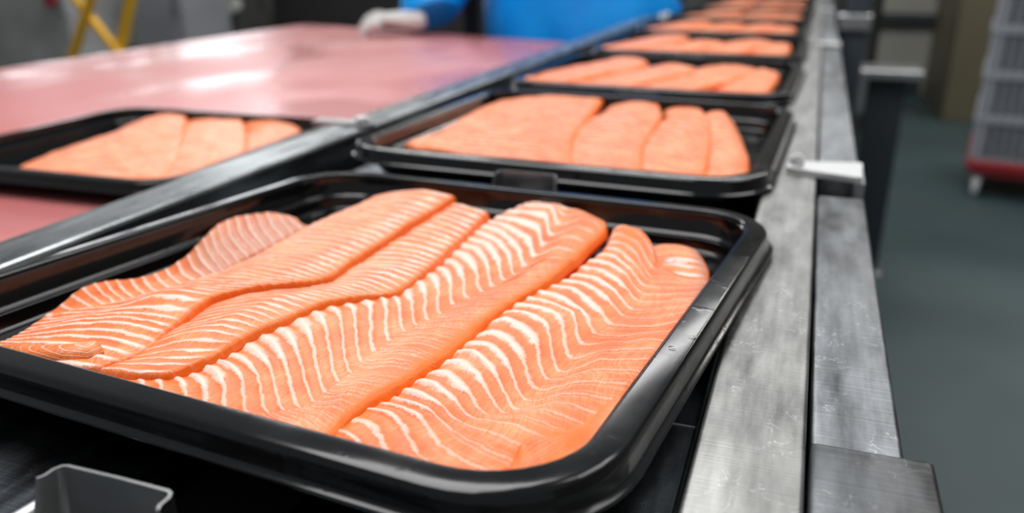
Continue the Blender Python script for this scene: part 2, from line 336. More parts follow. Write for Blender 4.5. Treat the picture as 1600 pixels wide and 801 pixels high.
# guide rails on the right
g1 = empty('guide_rail', (-0.005, 2.0, 0.965)); tag(g1, 'wide flat scratched steel rail directly right of the trays', 'rail', None)
def gp(name, bm, mat, root, base): return obj(name, off(bm, base), mat, root, True)
G1 = (-0.005, 2.0, 0.965)
gp('rail_bar', bb2(-0.0265, 0.0155, -0.6, 4.7, 0.915, 0.965, 0.0022), M['rail'], g1, G1)
G2 = (0.035, 2.0, 0.963)
g2 = empty('outer_rail', G2); tag(g2, 'dull outer steel rail in jointed lengths beside the walkway, right of the flat rail', 'rail')
gp('rail_segment', bb2(0.0172, 0.0625, -0.6, 0.3135, 0.900, 0.9655, 0.0022), M['rail2'], g2, G2)
ys = [(0.3145, 0.705), (0.775, 1.90), (1.97, 3.10), (3.17, 4.7)]
for a, b in ys: gp('rail_segment', bb2(0.0172, 0.0525, a, b, 0.905, 0.9630, 0.0022), M['rail2'], g2, G2)
gp('rail_core', bb2(0.018, 0.051, 0.32, 4.7, 0.895, 0.9045, 0.001), M['machine'], g2, G2)
for i, y in enumerate((0.775, 1.93, 3.13)):
    br = empty('rail_bracket', (0.02, y, 0.9656))
    tag(br, ['bright steel bracket plate bolted across both rails beside the second tray',
             'second steel bracket plate across the rails, level with the sixth tray',
             'farthest steel bracket plate across the rails, near the top edge'][i], 'bracket', 'bracket plates across the rails')
    bm = bmesh.new(); poly_prism(bm, rounded_poly([(-0.031, -0.012), (0.032, -0.030), (0.034, 0.030), (-0.028, 0.014)], 0.006), 0.0, 0.005); obj('plate', bm, M['bright'], br)
    bm = bmesh.new(); poly_prism(bm, [(0.0262, -0.030), (0.0345, -0.030), (0.0345, 0.03), (0.0262, 0.03)], -0.045, -0.0001); obj('side_flange', bm, M['steel'], br)
    bm = bmesh.new(); cyl(bm, (-0.022, 0.0, 0.0085), 0.0065, 0.007, 6); cyl(bm, (-0.022, 0.0, 0.013), 0.0035, 0.003, 12); obj('bolt', bm, M['bright'], br)
for y in (-0.3, 1.6, 3.0, 4.3):
    gp('leg', bb2(0.022, 0.048, y - 0.02, y + 0.02, 0.0, 0.895, 0.003), M['bluegrey'], g2, G2)
# pusher lugs: bent sheet channel, open towards the viewer, every 45 cm of chain
def lug(i, y, label):
    L_ = empty('pusher_lug', (-0.2085, y, DZ - 0.013)); tag(L_, label, 'lug', 'steel pusher lugs on the chain')
    t = 0.0013; H_ = 0.981 - DZ + 0.013; hw = 0.0252
    prof = [(-hw - 0.001, -0.010), (-hw, -0.008), (-hw, -0.004), (-hw + 0.0012, -0.0014), (-hw + 0.0035, -0.0003), (0, 0), (hw - 0.0035, -0.0003), (hw - 0.0012, -0.0014), (hw, -0.004), (hw, -0.008), (hw + 0.001, -0.010)]
    bm = bmesh.new(); rows = []
    for z in (0.0, H_):
        a = [bm.verts.new((x * (1 if z else 1.15), yy * (2.2 if not z else 1), z)) for x, yy in prof]
        b = []
        for k, (x, yy) in enumerate(prof):
            p0 = Vector(prof[max(k - 1, 0)]); p1 = Vector(prof[min(k + 1, len(prof) - 1)]); tt = (p1 - p0).normalized(); nn = Vector((-tt.y, tt.x))
            q = Vector((x, yy)) - nn * t; b.append(bm.verts.new((q.x * (1 if z else 1.15), q.y * (2.2 if not z else 1), z)))
        rows.append((a, b))
    n = len(prof)
    for k in range(n - 1):
        (a0, b0), (a1, b1) = rows
        bm.faces.new((a0[k], a0[k + 1], a1[k + 1], a1[k])); bm.faces.new((b0[k + 1], b0[k], b1[k], b1[k + 1]))
        bm.faces.new((a1[k], a1[k + 1], b1[k + 1], b1[k])); bm.faces.new((a0[k + 1], a0[k], b0[k], b0[k + 1]))
    for k in (0, n - 1):
        f = (rows[0][0][k], rows[1][0][k], rows[1][1][k], rows[0][1][k]); bm.faces.new(f if k == 0 else f[::-1])
    obj('bent_plate', bm, M['steel'], L_, True)
    obj('foot', bb2(-0.026, 0.026, -0.05, 0.0, 0.0, 0.0025, 0.0005), M['steel'], L_)
lug(0, 0.184, 'bent steel pusher lug in the front, before the nearest tray')
lug(1, 0.631, 'steel pusher lug between the nearest tray and the second tray')
for k, nm in enumerate(['third', 'fourth', 'fifth', 'sixth', 'seventh', 'eighth']):
    lug(2 + k, 0.631 + 0.449 * (k + 1), 'steel pusher lug in front of the %s tray on the line' % nm)
bm = bmesh.new(); tube(bm, [(-0.262, 0.10, 0.953), (-0.259, 0.17, 0.953), (-0.2555, 0.199, 0.953), (-0.2540, 0.207, 0.949)], 0.0032, 10)
tag(obj('wire_guide', bm, M['bright'], None, True), 'thin round steel guide rod lying left of the front pusher lug', 'rod')

# ------------------------------------------------------------------ black trays
IW, IL, IR = 0.3619, 0.3588, 0.041
def rr_loop(offs, z, n=9):
    hw, hl, r = IW / 2 + offs, IL / 2 + offs, max(IR + offs, 0.006); pts = []
    for sx, sy, a0 in ((1, -1, -90), (1, 1, 0), (-1, 1, 90), (-1, -1, 180)):
        for k in range(n + 1):
            a = math.radians(a0 + 90 * k / n); pts.append((sx * (hw - r) + r * math.cos(a), sy * (hl - r) + r * math.sin(a), z))
    return pts
def loops_mesh(name, prof, capfirst=False, caplast=False):
    verts, faces = [], []; n = 40
    for o_, z in prof: verts += rr_loop(o_, z)
    for i in range(len(prof) - 1):
        for k in range(n):
            a = i * n + k; b = i * n + (k + 1) % n; faces.append((a, b, b + n, a + n))
    if capfirst: faces.append(tuple(range(n))[::-1])
    if caplast: faces.append(tuple(range((len(prof) - 1) * n, len(prof) * n)))
    me = bpy.data.meshes.new(name); me.from_pydata(verts, [], faces)
    bm = bmesh.new(); bm.from_mesh(me); bmesh.ops.recalc_face_normals(bm, faces=bm.faces); bm.to_mesh(me); bm.free()
    me.polygons.foreach_set('use_smooth', [True] * len(me.polygons)); me.set_sharp_from_angle(angle=1.0)
    me.materials.append(M['black']); return me
rim_me = loops_mesh('rim', [(-0.0004, -0.0030), (-0.0002, -0.0008), (0.0004, -0.0001), (0.0012, 0), (0.0095, -0.0006), (0.0112, -0.0009), (0.0124, -0.0016), (0.0131, -0.0028), (0.0138, -0.0060),
                            (0.0146, -0.0108), (0.0150, -0.0116), (0.0172, -0.0121), (0.0177, -0.0126), (0.0176, -0.0133), (0.0168, -0.0137), (0.0140, -0.0133), (0.0131, -0.0120), (0.0118, -0.0040), (0.0108, -0.0026), (0.0012, -0.0020), (-0.0004, -0.0030)])
tub_me = loops_mesh('tub', [(-0.026, -0.0285), (-0.0120, -0.0285), (-0.0085, -0.0280), (-0.0066, -0.0262), (-0.0056, -0.0190), (-0.0050, -0.0181), (-0.0036, -0.0176), (-0.0028, -0.0168), (-0.0020, -0.0030), (-0.0004, -0.0027),
                            (0.0002, -0.0034), (-0.0010, -0.0180), (-0.0022, -0.0190), (-0.0068, -0.0200), (-0.0078, -0.0275), (-0.0100, -0.0302), (-0.014, -0.0305), (-0.026, -0.0305)], True, True)
def tray(x, y, z, yaw, tx, ty, label):
    t = empty('fish_tray'); up = Vector((-tx, -ty, 1)).normalized()
    X_ = Vector((1, 0, 0)); X_ = (X_ - up * X_.dot(up)).normalized(); Y_ = up.cross(X_)
    m = Matrix((X_, Y_, up)).transposed() @ Matrix.Rotation(yaw, 3, 'Z')
    t.matrix_world = Matrix.Translation((x, y, z)) @ m.to_4x4()
    tag(t, label, 'tray', 'black plastic trays of salmon')
    for nm, me in (('tub', tub_me), ('rim', rim_me)):
        o = bpy.data.objects.new(nm, me); o.parent = t; COL.objects.link(o)
    return Matrix.Translation((x, y, z)) @ m.to_4x4(), t
# tilt of the nearest tray is given in its own axes
ya = -0.1091; tx_, ty_ = 0.0179, -0.0247
T1, _ = tray(-0.2226, 0.4120, 0.981, ya, tx_, ty_, 'nearest black plastic tray, with sharply striped salmon fillets, at the front of the line')
T2, _ = tray(-0.2112, 0.8525, 0.981, -0.0363, 0, 0, 'second black tray on the line, directly behind the nearest one, beside the bright bracket')
TL, _ = tray(-0.818, 0.855, 0.9235, 0.028, 0, 0, 'black salmon tray standing on the red table, left of the divider bar')
nth = ['third', 'fourth', 'fifth', 'sixth', 'seventh', 'eighth', 'ninth']
TF = []
for k in range(7):
    m_, t_ = tray(-0.2090 + 0.003 * math.sin(k * 2.1), 1.301 + 0.449 * k, 0.981, -0.03 + 0.02 * math.sin(k * 1.7), 0, 0,
                  '%s black salmon tray along the line, counted from the front, blurred by distance' % nth[k])
    TF.append(m_)

# ------------------------------------------------------------------ salmon
def ray_plane(px, py, T, h):
    """measured position: where the line of sight meets the plane h above a tray's rim"""
    d = B @ np.array([(px - CX) / F, (py - CY) / F, 1.0]); o = np.array([0, 0, CZ])
    nrm = np.array(T.to_3x3().col[2]); p0 = np.array(T.translation) + nrm * h
    t = ((p0 - o) @ nrm) / (d @ nrm); return o + d * t
def hermite(P, ts, t, ten=0.85):
    """P (n,...) values at knots ts, sample at t"""
    P = np.asarray(P, float); ts = np.asarray(ts, float)
    m = np.zeros_like(P); n = len(ts)
    for i in range(n):
        a, b = max(i - 1, 0), min(i + 1, n - 1); m[i] = (P[b] - P[a]) / (ts[b] - ts[a]) * ten
    i = np.clip(np.searchsorted(ts, t, side='right') - 1, 0, n - 2); h = ts[i + 1] - ts[i]; u = (t - ts[i]) / h
    sh = (-1,) + (1,) * (P.ndim - 1); u = u.reshape(sh); h = h.reshape(sh)
    return (2*u**3-3*u**2+1)*P[i] + (u**3-2*u**2+u)*h*m[i] + (-2*u**3+3*u**2)*P[i+1] + (u**3-u**2)*h*m[i+1]
def vnoise(x, y, seed):
    """smooth value noise"""
    r = np.random.default_rng(seed).random((64, 64)); xi, yi = np.floor(x).astype(int), np.floor(y).astype(int)
    fx, fy = x - xi, y - yi; fx = fx*fx*(3-2*fx); fy = fy*fy*(3-2*fy); g = lambda a, b: r[a % 64, b % 64]
    return (g(xi, yi)*(1-fx)+g(xi+1, yi)*fx)*(1-fy) + (g(xi, yi+1)*(1-fx)+g(xi+1, yi+1)*fx)*fy
def clampx(P, T, m=0.0045):
    Ti = np.array(T.inverted()); Tm = np.array(T); Q = P.reshape(-1, 3) @ Ti[:3, :3].T + Ti[:3, 3]
    mm = 0.0018 + np.clip(-Q[:, 2] - 0.004, 0, 1) * 0.32; hx, hy, r = IW / 2 - mm, IL / 2 - mm, IR - 0.004
    Q[:, 0] = np.clip(Q[:, 0], -hx, hx); Q[:, 1] = np.clip(Q[:, 1], -hy, hy)
    ax, ay = np.abs(Q[:, 0]) - (hx - r), np.abs(Q[:, 1]) - (hy - r); c = (ax > 0) & (ay > 0)
    L_ = np.hypot(ax, ay); k = np.where(c & (L_ > r), r / np.maximum(L_, 1e-9), 1)
    Q[:, 0] = np.where(c, np.sign(Q[:, 0]) * (hx - r + ax * k), Q[:, 0]); Q[:, 1] = np.where(c, np.sign(Q[:, 1]) * (hy - r + ay * k), Q[:, 1])
    Q[:, 2] = np.maximum(Q[:, 2], -0.0275)
    return (Q @ Tm[:3, :3].T + Tm[:3, 3]).reshape(P.shape)
def fillet(T, keys, hs, label, rows=10, cols=64, thick=0.011, fat=None, tone=None, relief=0.0005, edge_r=0.005, seed=1, mat='salmon',
           name='salmon_fillet', group=None, und=0.0012, right=1.0, local=False, edgecol=0.004, cat='fish fillet', eo=None):
    """keys: [(phase, [points across])]: each key is one white band of the fillet; hs: heights over the rim, one list or one per key"""
    ks = [k for k, _ in keys]; P = []
    for i, (k, pts) in enumerate(keys):
        hh = hs[i] if isinstance(hs[0], (list, tuple)) else hs
        if local: P.append([np.array(T @ Vector((p[0], p[1], h))) for p, h in zip(pts, hh)])
        else: P.append([ray_plane(p[0], p[1], T, h) for p, h in zip(pts, hh)])
    P = clampx(np.array(P), T)
    K = P.shape[1]; S = int((ks[-1] - ks[0]) * rows) + 1
    s = np.linspace(ks[0], ks[-1], S); G = hermite(P, ks, s)                      # S,K,3
    t = np.linspace(0, K - 1, cols); G = hermite(G.transpose(1, 0, 2), np.arange(K), t, 0.8).transpose(1, 0, 2)   # S,cols,3
    dt = np.linalg.norm(np.diff(G, axis=1), axis=2); at_ = np.concatenate([np.zeros((S, 1)), np.cumsum(dt, 1)], 1)
    ds = np.linalg.norm(np.diff(G, axis=0), axis=2); as_ = np.concatenate([np.zeros((1, cols)), np.cumsum(ds, 0)], 0)
    dl, dr, da, db = at_, at_[:, -1:] - at_, as_, as_[-1:] - as_
    d = np.minimum(np.minimum(dl, dr), np.minimum(da, db))
    u = np.clip(1 - d / edge_r, 0, 1); drop = (1 - np.sqrt(1 - 0.96 * u * u)) * thick * 0.55
    nz = (vnoise(G[..., 0] * 55 + 7, G[..., 1] * 55 + 3, seed) - 0.5) + 0.5 * (vnoise(G[..., 0] * 130, G[..., 1] * 130, seed + 9) - 0.5)
    tt = np.broadcast_to(t / (K - 1), (S, cols)); ss = np.broadcast_to(s[:, None], (S, cols))
    fw = np.broadcast_to(np.asarray(fat(ss, tt) if fat else 0.3 + 0 * tt), (S, cols)).copy()
    fw *= 0.8 + 0.4 * vnoise(ss * 0.9, tt * 5, seed + 3)
    fr = ss - np.floor(ss); ridge = np.exp(-((fr - 0.52) / 0.20) ** 2)
    fade = np.clip(d / 0.004, 0, 1)
    bead = 0.7 + 0.6 * vnoise(at_ * 700, ss * 1.0, seed + 5)
    z = und * nz + relief * (ridge * np.clip(fw * 1.8, 0.25, 1.3) * bead - 0.25) * fade - drop
    G = G.copy(); G[..., 2] += z
    # ragged outline
    Bt = G.copy(); Bt[..., 2] -= (thick - drop * 0.9) * np.clip(0.45 + d / 0.004 * 0.55, 0.45, 1)
    nv = S * cols; idx = np.arange(nv).reshape(S, cols)
    a, b, c, e = idx[:-1, :-1].ravel(), idx[:-1, 1:].ravel(), idx[1:, 1:].ravel(), idx[1:, :-1].ravel()
    top = np.stack([a, b, c, e], 1); bot = np.stack([a, e, c, b], 1) + nv
    ring = np.concatenate([idx[0, :-1], idx[:-1, -1], idx[-1, :0:-1], idx[:0:-1, 0]]); r2 = np.roll(ring, -1)
    side = np.stack([r2, ring, ring + nv, r2 + nv], 1)
    V = np.concatenate([G.reshape(-1, 3), Bt.reshape(-1, 3)]); org = V.mean(0); org[2] = V[:, 2].min()
    Fc = np.concatenate([top, bot, side]); n = np.cross(G[1, 0] - G[0, 0], G[0, 1] - G[0, 0])
    mid = G[S // 2]; nn = np.cross(G[S // 2 + 1, cols // 2] - mid[cols // 2], mid[cols // 2 + 1] - mid[cols // 2])
    if nn[2] > 0: Fc = Fc[:, ::-1]
    me = bpy.data.meshes.new(name); me.from_pydata((V - org).tolist(), [], Fc.tolist())
    me.polygons.foreach_set('use_smooth', [True] * len(me.polygons))
    tn = np.broadcast_to(np.asarray(tone(ss, tt) if tone else 0 * tt), (S, cols))
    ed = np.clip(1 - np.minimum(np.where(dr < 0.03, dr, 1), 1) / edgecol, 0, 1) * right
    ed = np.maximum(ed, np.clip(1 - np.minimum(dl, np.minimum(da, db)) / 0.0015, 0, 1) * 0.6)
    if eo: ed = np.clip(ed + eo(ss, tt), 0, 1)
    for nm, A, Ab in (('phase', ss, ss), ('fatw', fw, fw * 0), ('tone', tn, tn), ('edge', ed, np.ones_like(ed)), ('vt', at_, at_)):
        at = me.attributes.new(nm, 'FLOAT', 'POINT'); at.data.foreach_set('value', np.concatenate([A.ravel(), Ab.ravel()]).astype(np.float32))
    me.update(); o = link(name, me, M[mat]); o.location = org.tolist()
    tag(o, label, cat, group); return o
def bumpf(x, c, w_): return np.exp(-((x - c) / w_) ** 2)

GT1 = 'salmon fillets in the nearest tray'
# right-hand fillet
A = [
 (-4, [(500,700),(512,712),(525,725),(545,745),(600,790),(660,830)]),
 (-1, [(518,676),(535,684),(550,700),(566,730),(620,770),(680,800)]),
 (0, [(529,664),(552,668),(571,684),(590,716),(640,752),(705,780)]),
 (1, [(554,641),(595,652),(615,678),(629,704),(670,738),(740,765)]),
 (2, [(576,634),(615,638),(644,658),(667,700),(705,725),(770,752)]),
 (3, [(599,625),(635,634),(664,646),(698,678),(735,705),(800,738)]),
 (4, [(616,616),(644,623),(674,635),(707,661),(762,684),(830,718)]),
 (6, [(654,589),(684,592),(718,618),(748,649),(808,654),(880,680)]),
 (8, [(695,562),(727,556),(757,580),(796,641),(862,634),(940,660)]),
 (9, [(712,545),(747,545),(780,572),(813,631),(880,622),(965,640)]),
 (10,[(730,529),(767,529),(800,557),(827,616),(895,606),(985,612)]),
 (11,[(750,514),(787,510),(823,540),(845,596),(915,587),(1008,588)]),
 (12,[(771,497),(802,491),(846,518),(862,585),(930,572),(1022,570)]),
 (13,[(790,482),(832,486),(862,502),(882,569),(945,553),(1032,553)]),
 (14,[(808,469),(854,477),(887,494),(899,546),(955,537),(1045,538)]),
 (15,[(826,459),(865,469),(902,488),(917,527),(968,528),(1056,524)]),
 (16,[(847,450),(887,459),(927,491),(941,513),(985,516),(1065,508)]),
 (17,[(865,442),(903,447),(942,475),(966,498),(1000,503),(1075,494)]),
 (18,[(881,433),(920,439),(953,458),(980,487),(1012,490),(1085,482)]),
 (19,[(895,422),(933,429),(965,450),(992,475),(1025,476),(1093,470)]),
 (20,[(909,411),(944,418),(975,436),(997,461),(1032,464),(1102,460)]),
 (21,[(922,402),(955,406),(980,425),(1002,450),(1037,453),(1110,452)]),
 (22,[(936,392),(961,395),(986,414),(1010,440),(1042,442),(1115,446)]),
 (24,[(947,376),(969,373),(996,390),(1016,424),(1045,428),(1115,438)]),
 (25.5,[(954,362),(973,352),(1000,365),(1020,395),(1030,415),(1060,428)]),
 (26.5,[(960,357),(978,349),(1003,355),(1020,380),(1027,400),(1040,418)]),
]
hA = []
for k, _ in A:
    e = max(0, (k - 21) / 5.5); f0 = max(0, -k / 4)
    hA.append([-.0135+.004*e, -.0095+.002*e, -.0090+.004*e, -.0105+.0045*e, -.0100+.001*e, -.0085])
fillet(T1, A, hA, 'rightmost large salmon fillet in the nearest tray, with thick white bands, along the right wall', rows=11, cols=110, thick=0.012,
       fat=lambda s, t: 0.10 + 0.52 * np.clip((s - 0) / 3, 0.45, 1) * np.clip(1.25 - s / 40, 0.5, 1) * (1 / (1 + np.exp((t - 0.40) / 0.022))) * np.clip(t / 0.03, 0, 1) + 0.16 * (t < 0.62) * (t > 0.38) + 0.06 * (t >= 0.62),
       tone=lambda s, t: 0.55 * np.clip((t - 0.86) / 0.1, 0, 1) * np.clip((s - 18) / 3, 0, 1), relief=0.0012, seed=3, eo=lambda s, t: 0.8 * np.clip(1 - t / 0.035, 0, 1) + 0.8 * np.clip((s - 21.5) / 3, 0, 1) * bumpf(t, 0.28, 0.22) + 0.55 * bumpf(s, 6, 2.5) * np.clip((t - 0.86) / 0.1, 0, 1), group=GT1, right=0.35, edgecol=0.004)  # first eo term paints the shaded groove beside the middle fillet orange
# middle fillet
Bk = [
 (-5,[(140,577),(142,590),(145,605),(150,640),(160,670),(180,700)]),
 (-2,[(218,583),(232,592),(238,606),(242,640),(285,690),(340,720)]),
 (0, [(275,583),(292,589),(302,606),(306,645),(350,685),(410,715)]),
 (1, [(298,576),(324,586),(335,609),(338,645),(382,682),(440,708)]),
 (2, [(315,565),(344,572),(364,598),(368,640),(412,675),(465,705)]),
 (3, [(332,555),(367,567),(390,589),(401,642),(442,668),(490,700)]),
 (4, [(356,540),(387,554),(413,584),(428,640),(470,658),(515,690)]),
 (5, [(384,526),(413,542),(433,570),(452,636),(493,648),(532,672)]),
 (6, [(407,515),(436,527),(454,556),(478,630),(516,638),(545,655)]),
 (7, [(433,500),(459,513),(475,541),(497,618),(538,620),(578,630)]),
 (8, [(464,487),(484,495),(497,521),(516,601),(560,601),(608,612)]),
 (9, [(490,479),(507,486),(520,503),(536,586),(582,587),(636,597)]),
 (10,[(515,471),(532,478),(542,492),(554,572),(604,574),(657,583)]),
 (11,[(542,466),(556,471),(565,486),(572,552),(624,556),(678,569)]),
 (12,[(570,463),(585,468),(591,480),(595,537),(648,540),(700,556)]),
 (13,[(592,460),(607,465),(613,479),(619,522),(668,524),(722,537)]),
 (14,[(614,456),(625,461),(633,476),(641,512),(688,511),(742,519)]),
 (15,[(633,444),(646,449),(653,466),(658,502),(706,500),(760,503)]),
 (16,[(651,434),(667,439),(674,454),(677,495),(724,491),(778,490)]),
 (17,[(666,421),(685,428),(694,445),(697,480),(744,477),(795,477)]),
 (18,[(677,410),(702,418),(713,438),(718,469),(764,465),(813,466)]),
 (19,[(690,398),(715,405),(732,426),(741,461),(785,455),(832,455)]),
 (20,[(704,384),(736,394),(753,417),(761,450),(805,443),(850,444)]),
 (21,[(717,374),(749,384),(768,409),(778,442),(820,432),(866,434)]),
 (22,[(731,366),(765,376),(786,401),(796,434),(836,421),(881,422)]),
 (23,[(744,358),(778,368),(802,393),(811,424),(850,408),(893,411)]),
 (24,[(756,348),(788,358),(817,383),(828,408),(866,397),(905,402)]),
 (25,[(765,341),(797,349),(833,366),(842,392),(880,377),(918,388)]),
 (26,[(780,333),(813,337),(846,346),(855,374),(895,361),(932,374)]),
 (27,[(796,327),(823,325),(857,330),(866,358),(908,347),(945,362)]),
 (28,[(810,321),(836,318),(864,320),(879,341),(916,337),(950,355)]),
 (30,[(826,316),(846,314),(866,315),(884,321),(916,329),(948,346)]),
]
hB = []
for k, _ in Bk:
    e = max(0, (k - 18) / 12)
    hB.append([-.0120+.003*e, -.0085+.004*e, -.0075+.006*e, -.0085+.007*e, -.0085+.005*e, -.0100+.004*e])
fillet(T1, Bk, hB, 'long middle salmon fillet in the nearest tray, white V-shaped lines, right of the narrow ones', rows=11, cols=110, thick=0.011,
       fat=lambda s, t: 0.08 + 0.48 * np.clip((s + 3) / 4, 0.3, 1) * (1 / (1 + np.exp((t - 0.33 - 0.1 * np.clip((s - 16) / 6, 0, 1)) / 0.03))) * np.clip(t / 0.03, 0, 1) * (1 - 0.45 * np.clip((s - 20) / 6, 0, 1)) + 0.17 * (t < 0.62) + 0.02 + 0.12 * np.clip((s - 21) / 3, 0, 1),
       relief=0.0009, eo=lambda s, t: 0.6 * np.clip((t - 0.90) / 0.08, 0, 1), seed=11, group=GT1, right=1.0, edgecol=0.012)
# third, narrow fillet
Ck = [
 (0, [(135,572),(150,578),(200,584),(262,584)]),
 (3, [(160,568),(215,560),(272,552),(338,553)]),
 (6, [(200,557),(258,528),(326,512),(388,523)]),
 (10,[(240,537),(308,495),(388,482),(442,498)]),
 (14,[(295,492),(366,466),(440,460),(502,473)]),
 (18,[(365,458),(428,450),(500,449),(562,462)]),
 (22,[(435,445),(498,436),(560,437),(615,456)]),
 (26,[(505,434),(552,419),(610,417),(656,430)]),
 (30,[(555,405),(602,392),(650,397),(684,408)]),
 (34,[(605,372),(648,360),(690,371),(714,379)]),
 (38,[(655,338),(690,336),(720,345),(742,354)]),
 (41,[(695,314),(718,317),(742,323),(765,330)]),
]
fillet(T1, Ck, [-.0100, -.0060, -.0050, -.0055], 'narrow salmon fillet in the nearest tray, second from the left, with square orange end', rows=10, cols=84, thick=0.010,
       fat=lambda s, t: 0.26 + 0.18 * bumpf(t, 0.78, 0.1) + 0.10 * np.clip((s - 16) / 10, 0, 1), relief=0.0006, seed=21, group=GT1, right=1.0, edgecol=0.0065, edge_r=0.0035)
Dk = [
 (0, [(-10,553),(50,568),(100,577),(146,577)]),
 (2, [(-8,535),(70,540),(135,546),(200,560)]),
 (4, [(8,528),(95,520),(172,522),(240,538)]),
 (6, [(28,518),(110,503),(190,500),(266,514)]),
 (8, [(50,503),(140,491),(210,484),(290,493)]),
 (10,[(90,488),(180,479),(250,458),(328,464)]),
 (12,[(150,479),(220,463),(290,449),(368,453)]),
 (15,[(215,466),(290,441),(352,439),(422,444)]),
 (18,[(280,445),(345,426),(407,429),(472,440)]),
 (22,[(340,423),(400,406),(460,411),(517,430)]),
 (26,[(390,402),(450,386),(502,389),(552,405)]),
 (30,[(440,376),(490,359),(546,365),(592,380)]),
 (34,[(490,347),(535,336),(586,341),(632,354)]),
 (38,[(540,326),(580,316),(630,317),(674,328)]),
 (41,[(583,306),(620,297),(665,294),(713,304)]),
]
hD = []
for k, _ in Dk:
    e = max(0, min(1, (k - 4) / 12)); hD.append([-.0120+.003*e, -.0060+.002*e, -.0040+.002*e, -.0050+.0035*e])
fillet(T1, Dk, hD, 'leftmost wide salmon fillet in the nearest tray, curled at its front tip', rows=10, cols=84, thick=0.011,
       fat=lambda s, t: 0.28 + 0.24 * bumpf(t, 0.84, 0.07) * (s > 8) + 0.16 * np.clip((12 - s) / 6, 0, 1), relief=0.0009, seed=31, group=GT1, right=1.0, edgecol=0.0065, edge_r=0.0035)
Ek = [
 (0, [(20,530),(34,530),(62,524)]), (2, [(58,498),(80,502),(112,506)]), (3.5, [(92,474),(112,484),(142,494)]), (5, [(118,453),(136,468),(166,486)]),
 (6.5, [(146,440),(160,458),(188,480)]), (8, [(172,436),(184,454),(208,474)]), (10, [(212,432),(222,448),(244,464)]), (12.5, [(258,418),(268,434),(292,448)]), (14.5, [(292,396),(302,418),(326,438)]),
 (16.5, [(316,370),(326,394),(350,424)]), (18.5,[(340,348),(348,378),(374,408)]), (20.5, [(368,336),(376,364),(402,394)]), (22.5, [(400,330),(408,354),(430,380)]), (24.5, [(432,330),(442,348),(458,366)]), (26.5,[(464,338),(474,346),(490,352)])]
hE = []
for k, _ in Ek:
    e = max(0, min(1, (k - 13) / 4)); hE.append([-.0150 + .007 * e, -.0120 + .003 * e, -.0120])
fillet(T1, Ek, hE, 'thin translucent brownish salmon strip along the left wall of the nearest tray', rows=9, cols=40, thick=0.005,
       fat=lambda s, t: 0.32 + 0 * t, tone=lambda s, t: 0.10 + 0.65 * np.clip((s - 12) / 4, 0, 1) * (0.5 + 0.5 * np.clip(t / 0.5, 0, 1)), relief=0.0009, seed=41, group=GT1, right=0.2, name='salmon_strip')
fillet(T1, [(0, [(1006,392),(1030,378),(1062,379),(1092,390)]), (3, [(1008,414),(1042,408),(1078,410),(1108,416)]), (6, [(1010,445),(1042,445),(1084,446),(1125,450)])],
       [-.017, -.0135, -.0130, -.0135], 'small pale salmon end in the right rear corner of the nearest tray', rows=12, cols=40, thick=0.006, fat=lambda s, t: 0.15 + 0.5 * bumpf(t, 0.6, 0.2) * (s > 2),
       tone=lambda s, t: 0.9 * np.clip((t - 0.7) / 0.2, 0, 1), seed=51, group=GT1, name='salmon_piece')
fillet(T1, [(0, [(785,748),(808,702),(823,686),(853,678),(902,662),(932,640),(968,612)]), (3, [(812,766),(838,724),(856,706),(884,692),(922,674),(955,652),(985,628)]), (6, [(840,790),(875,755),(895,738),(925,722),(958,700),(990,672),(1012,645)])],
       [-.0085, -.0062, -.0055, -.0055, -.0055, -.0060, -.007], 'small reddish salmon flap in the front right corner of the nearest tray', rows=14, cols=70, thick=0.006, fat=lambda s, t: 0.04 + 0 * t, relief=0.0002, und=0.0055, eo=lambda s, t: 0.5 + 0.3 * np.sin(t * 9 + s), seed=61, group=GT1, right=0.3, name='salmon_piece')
def lump(px, py, h, r, label, seed, mat='fat'):
    c = ray_plane(px, py, T1, h); bm = bmesh.new(); bmesh.ops.create_icosphere(bm, subdivisions=3, radius=r)
    rr_ = random.Random(seed); ph = [rr_.random() * 6 for _ in range(6)]
    for v in bm.verts:
        k = 1 + 0.22 * math.sin(v.co.x / r * 2.6 + ph[0]) * math.sin(v.co.y / r * 3 + ph[1]) + 0.12 * math.sin(v.co.z / r * 5 + ph[2])
        v.co = Vector((v.co.x * k * 1.3, v.co.y * k * 0.8, v.co.z * k * 0.75))
    o = obj('fat_lump', bm, M[mat], None, True, c.tolist()); tag(o, label, 'fat'); return o
lump(926, 318, -0.0075, 0.0062, 'pale lump of fat behind the middle fillet at the rear wall of the nearest tray', 1)
lump(1056, 413, -0.0150, 0.0055, 'white patch of fat in the right rear corner of the nearest tray', 2)
# rolled front tip of the leftmost fillet
bm = bmesh.new(); P0 = [ray_plane(a, b_, T1, h_) for a, b_, h_ in ((-5, 560, -.010), (60, 562, -.0075), (110, 562, -.0068), (140, 560, -.0068), (152, 557, -.0072))]
tube(bm, P0, [0.0045, 0.0052, 0.0056, 0.0062, 0.0058], 24, False)
n0 = len(P0)
rl = link('salmon_roll', bpy.data.meshes.new('salmon_roll'), None); bm.to_mesh(rl.data); bm.free(); rl.data.materials.append(M['salmon'])
rl.data.polygons.foreach_set('use_smooth', [True] * len(rl.data.polygons))
xs = [v.co.x for v in rl.data.vertices]; zs = [v.co.z for v in rl.data.vertices]; zm = max(zs)
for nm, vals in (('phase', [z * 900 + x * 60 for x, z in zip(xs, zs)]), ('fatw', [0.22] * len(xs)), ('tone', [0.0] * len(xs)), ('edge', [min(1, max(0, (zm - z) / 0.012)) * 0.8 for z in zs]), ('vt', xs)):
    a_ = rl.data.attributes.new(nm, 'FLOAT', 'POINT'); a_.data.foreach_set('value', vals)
so = rl.modifiers.new('s', 'SOLIDIFY'); so.thickness = 0.0018; so.offset = -1
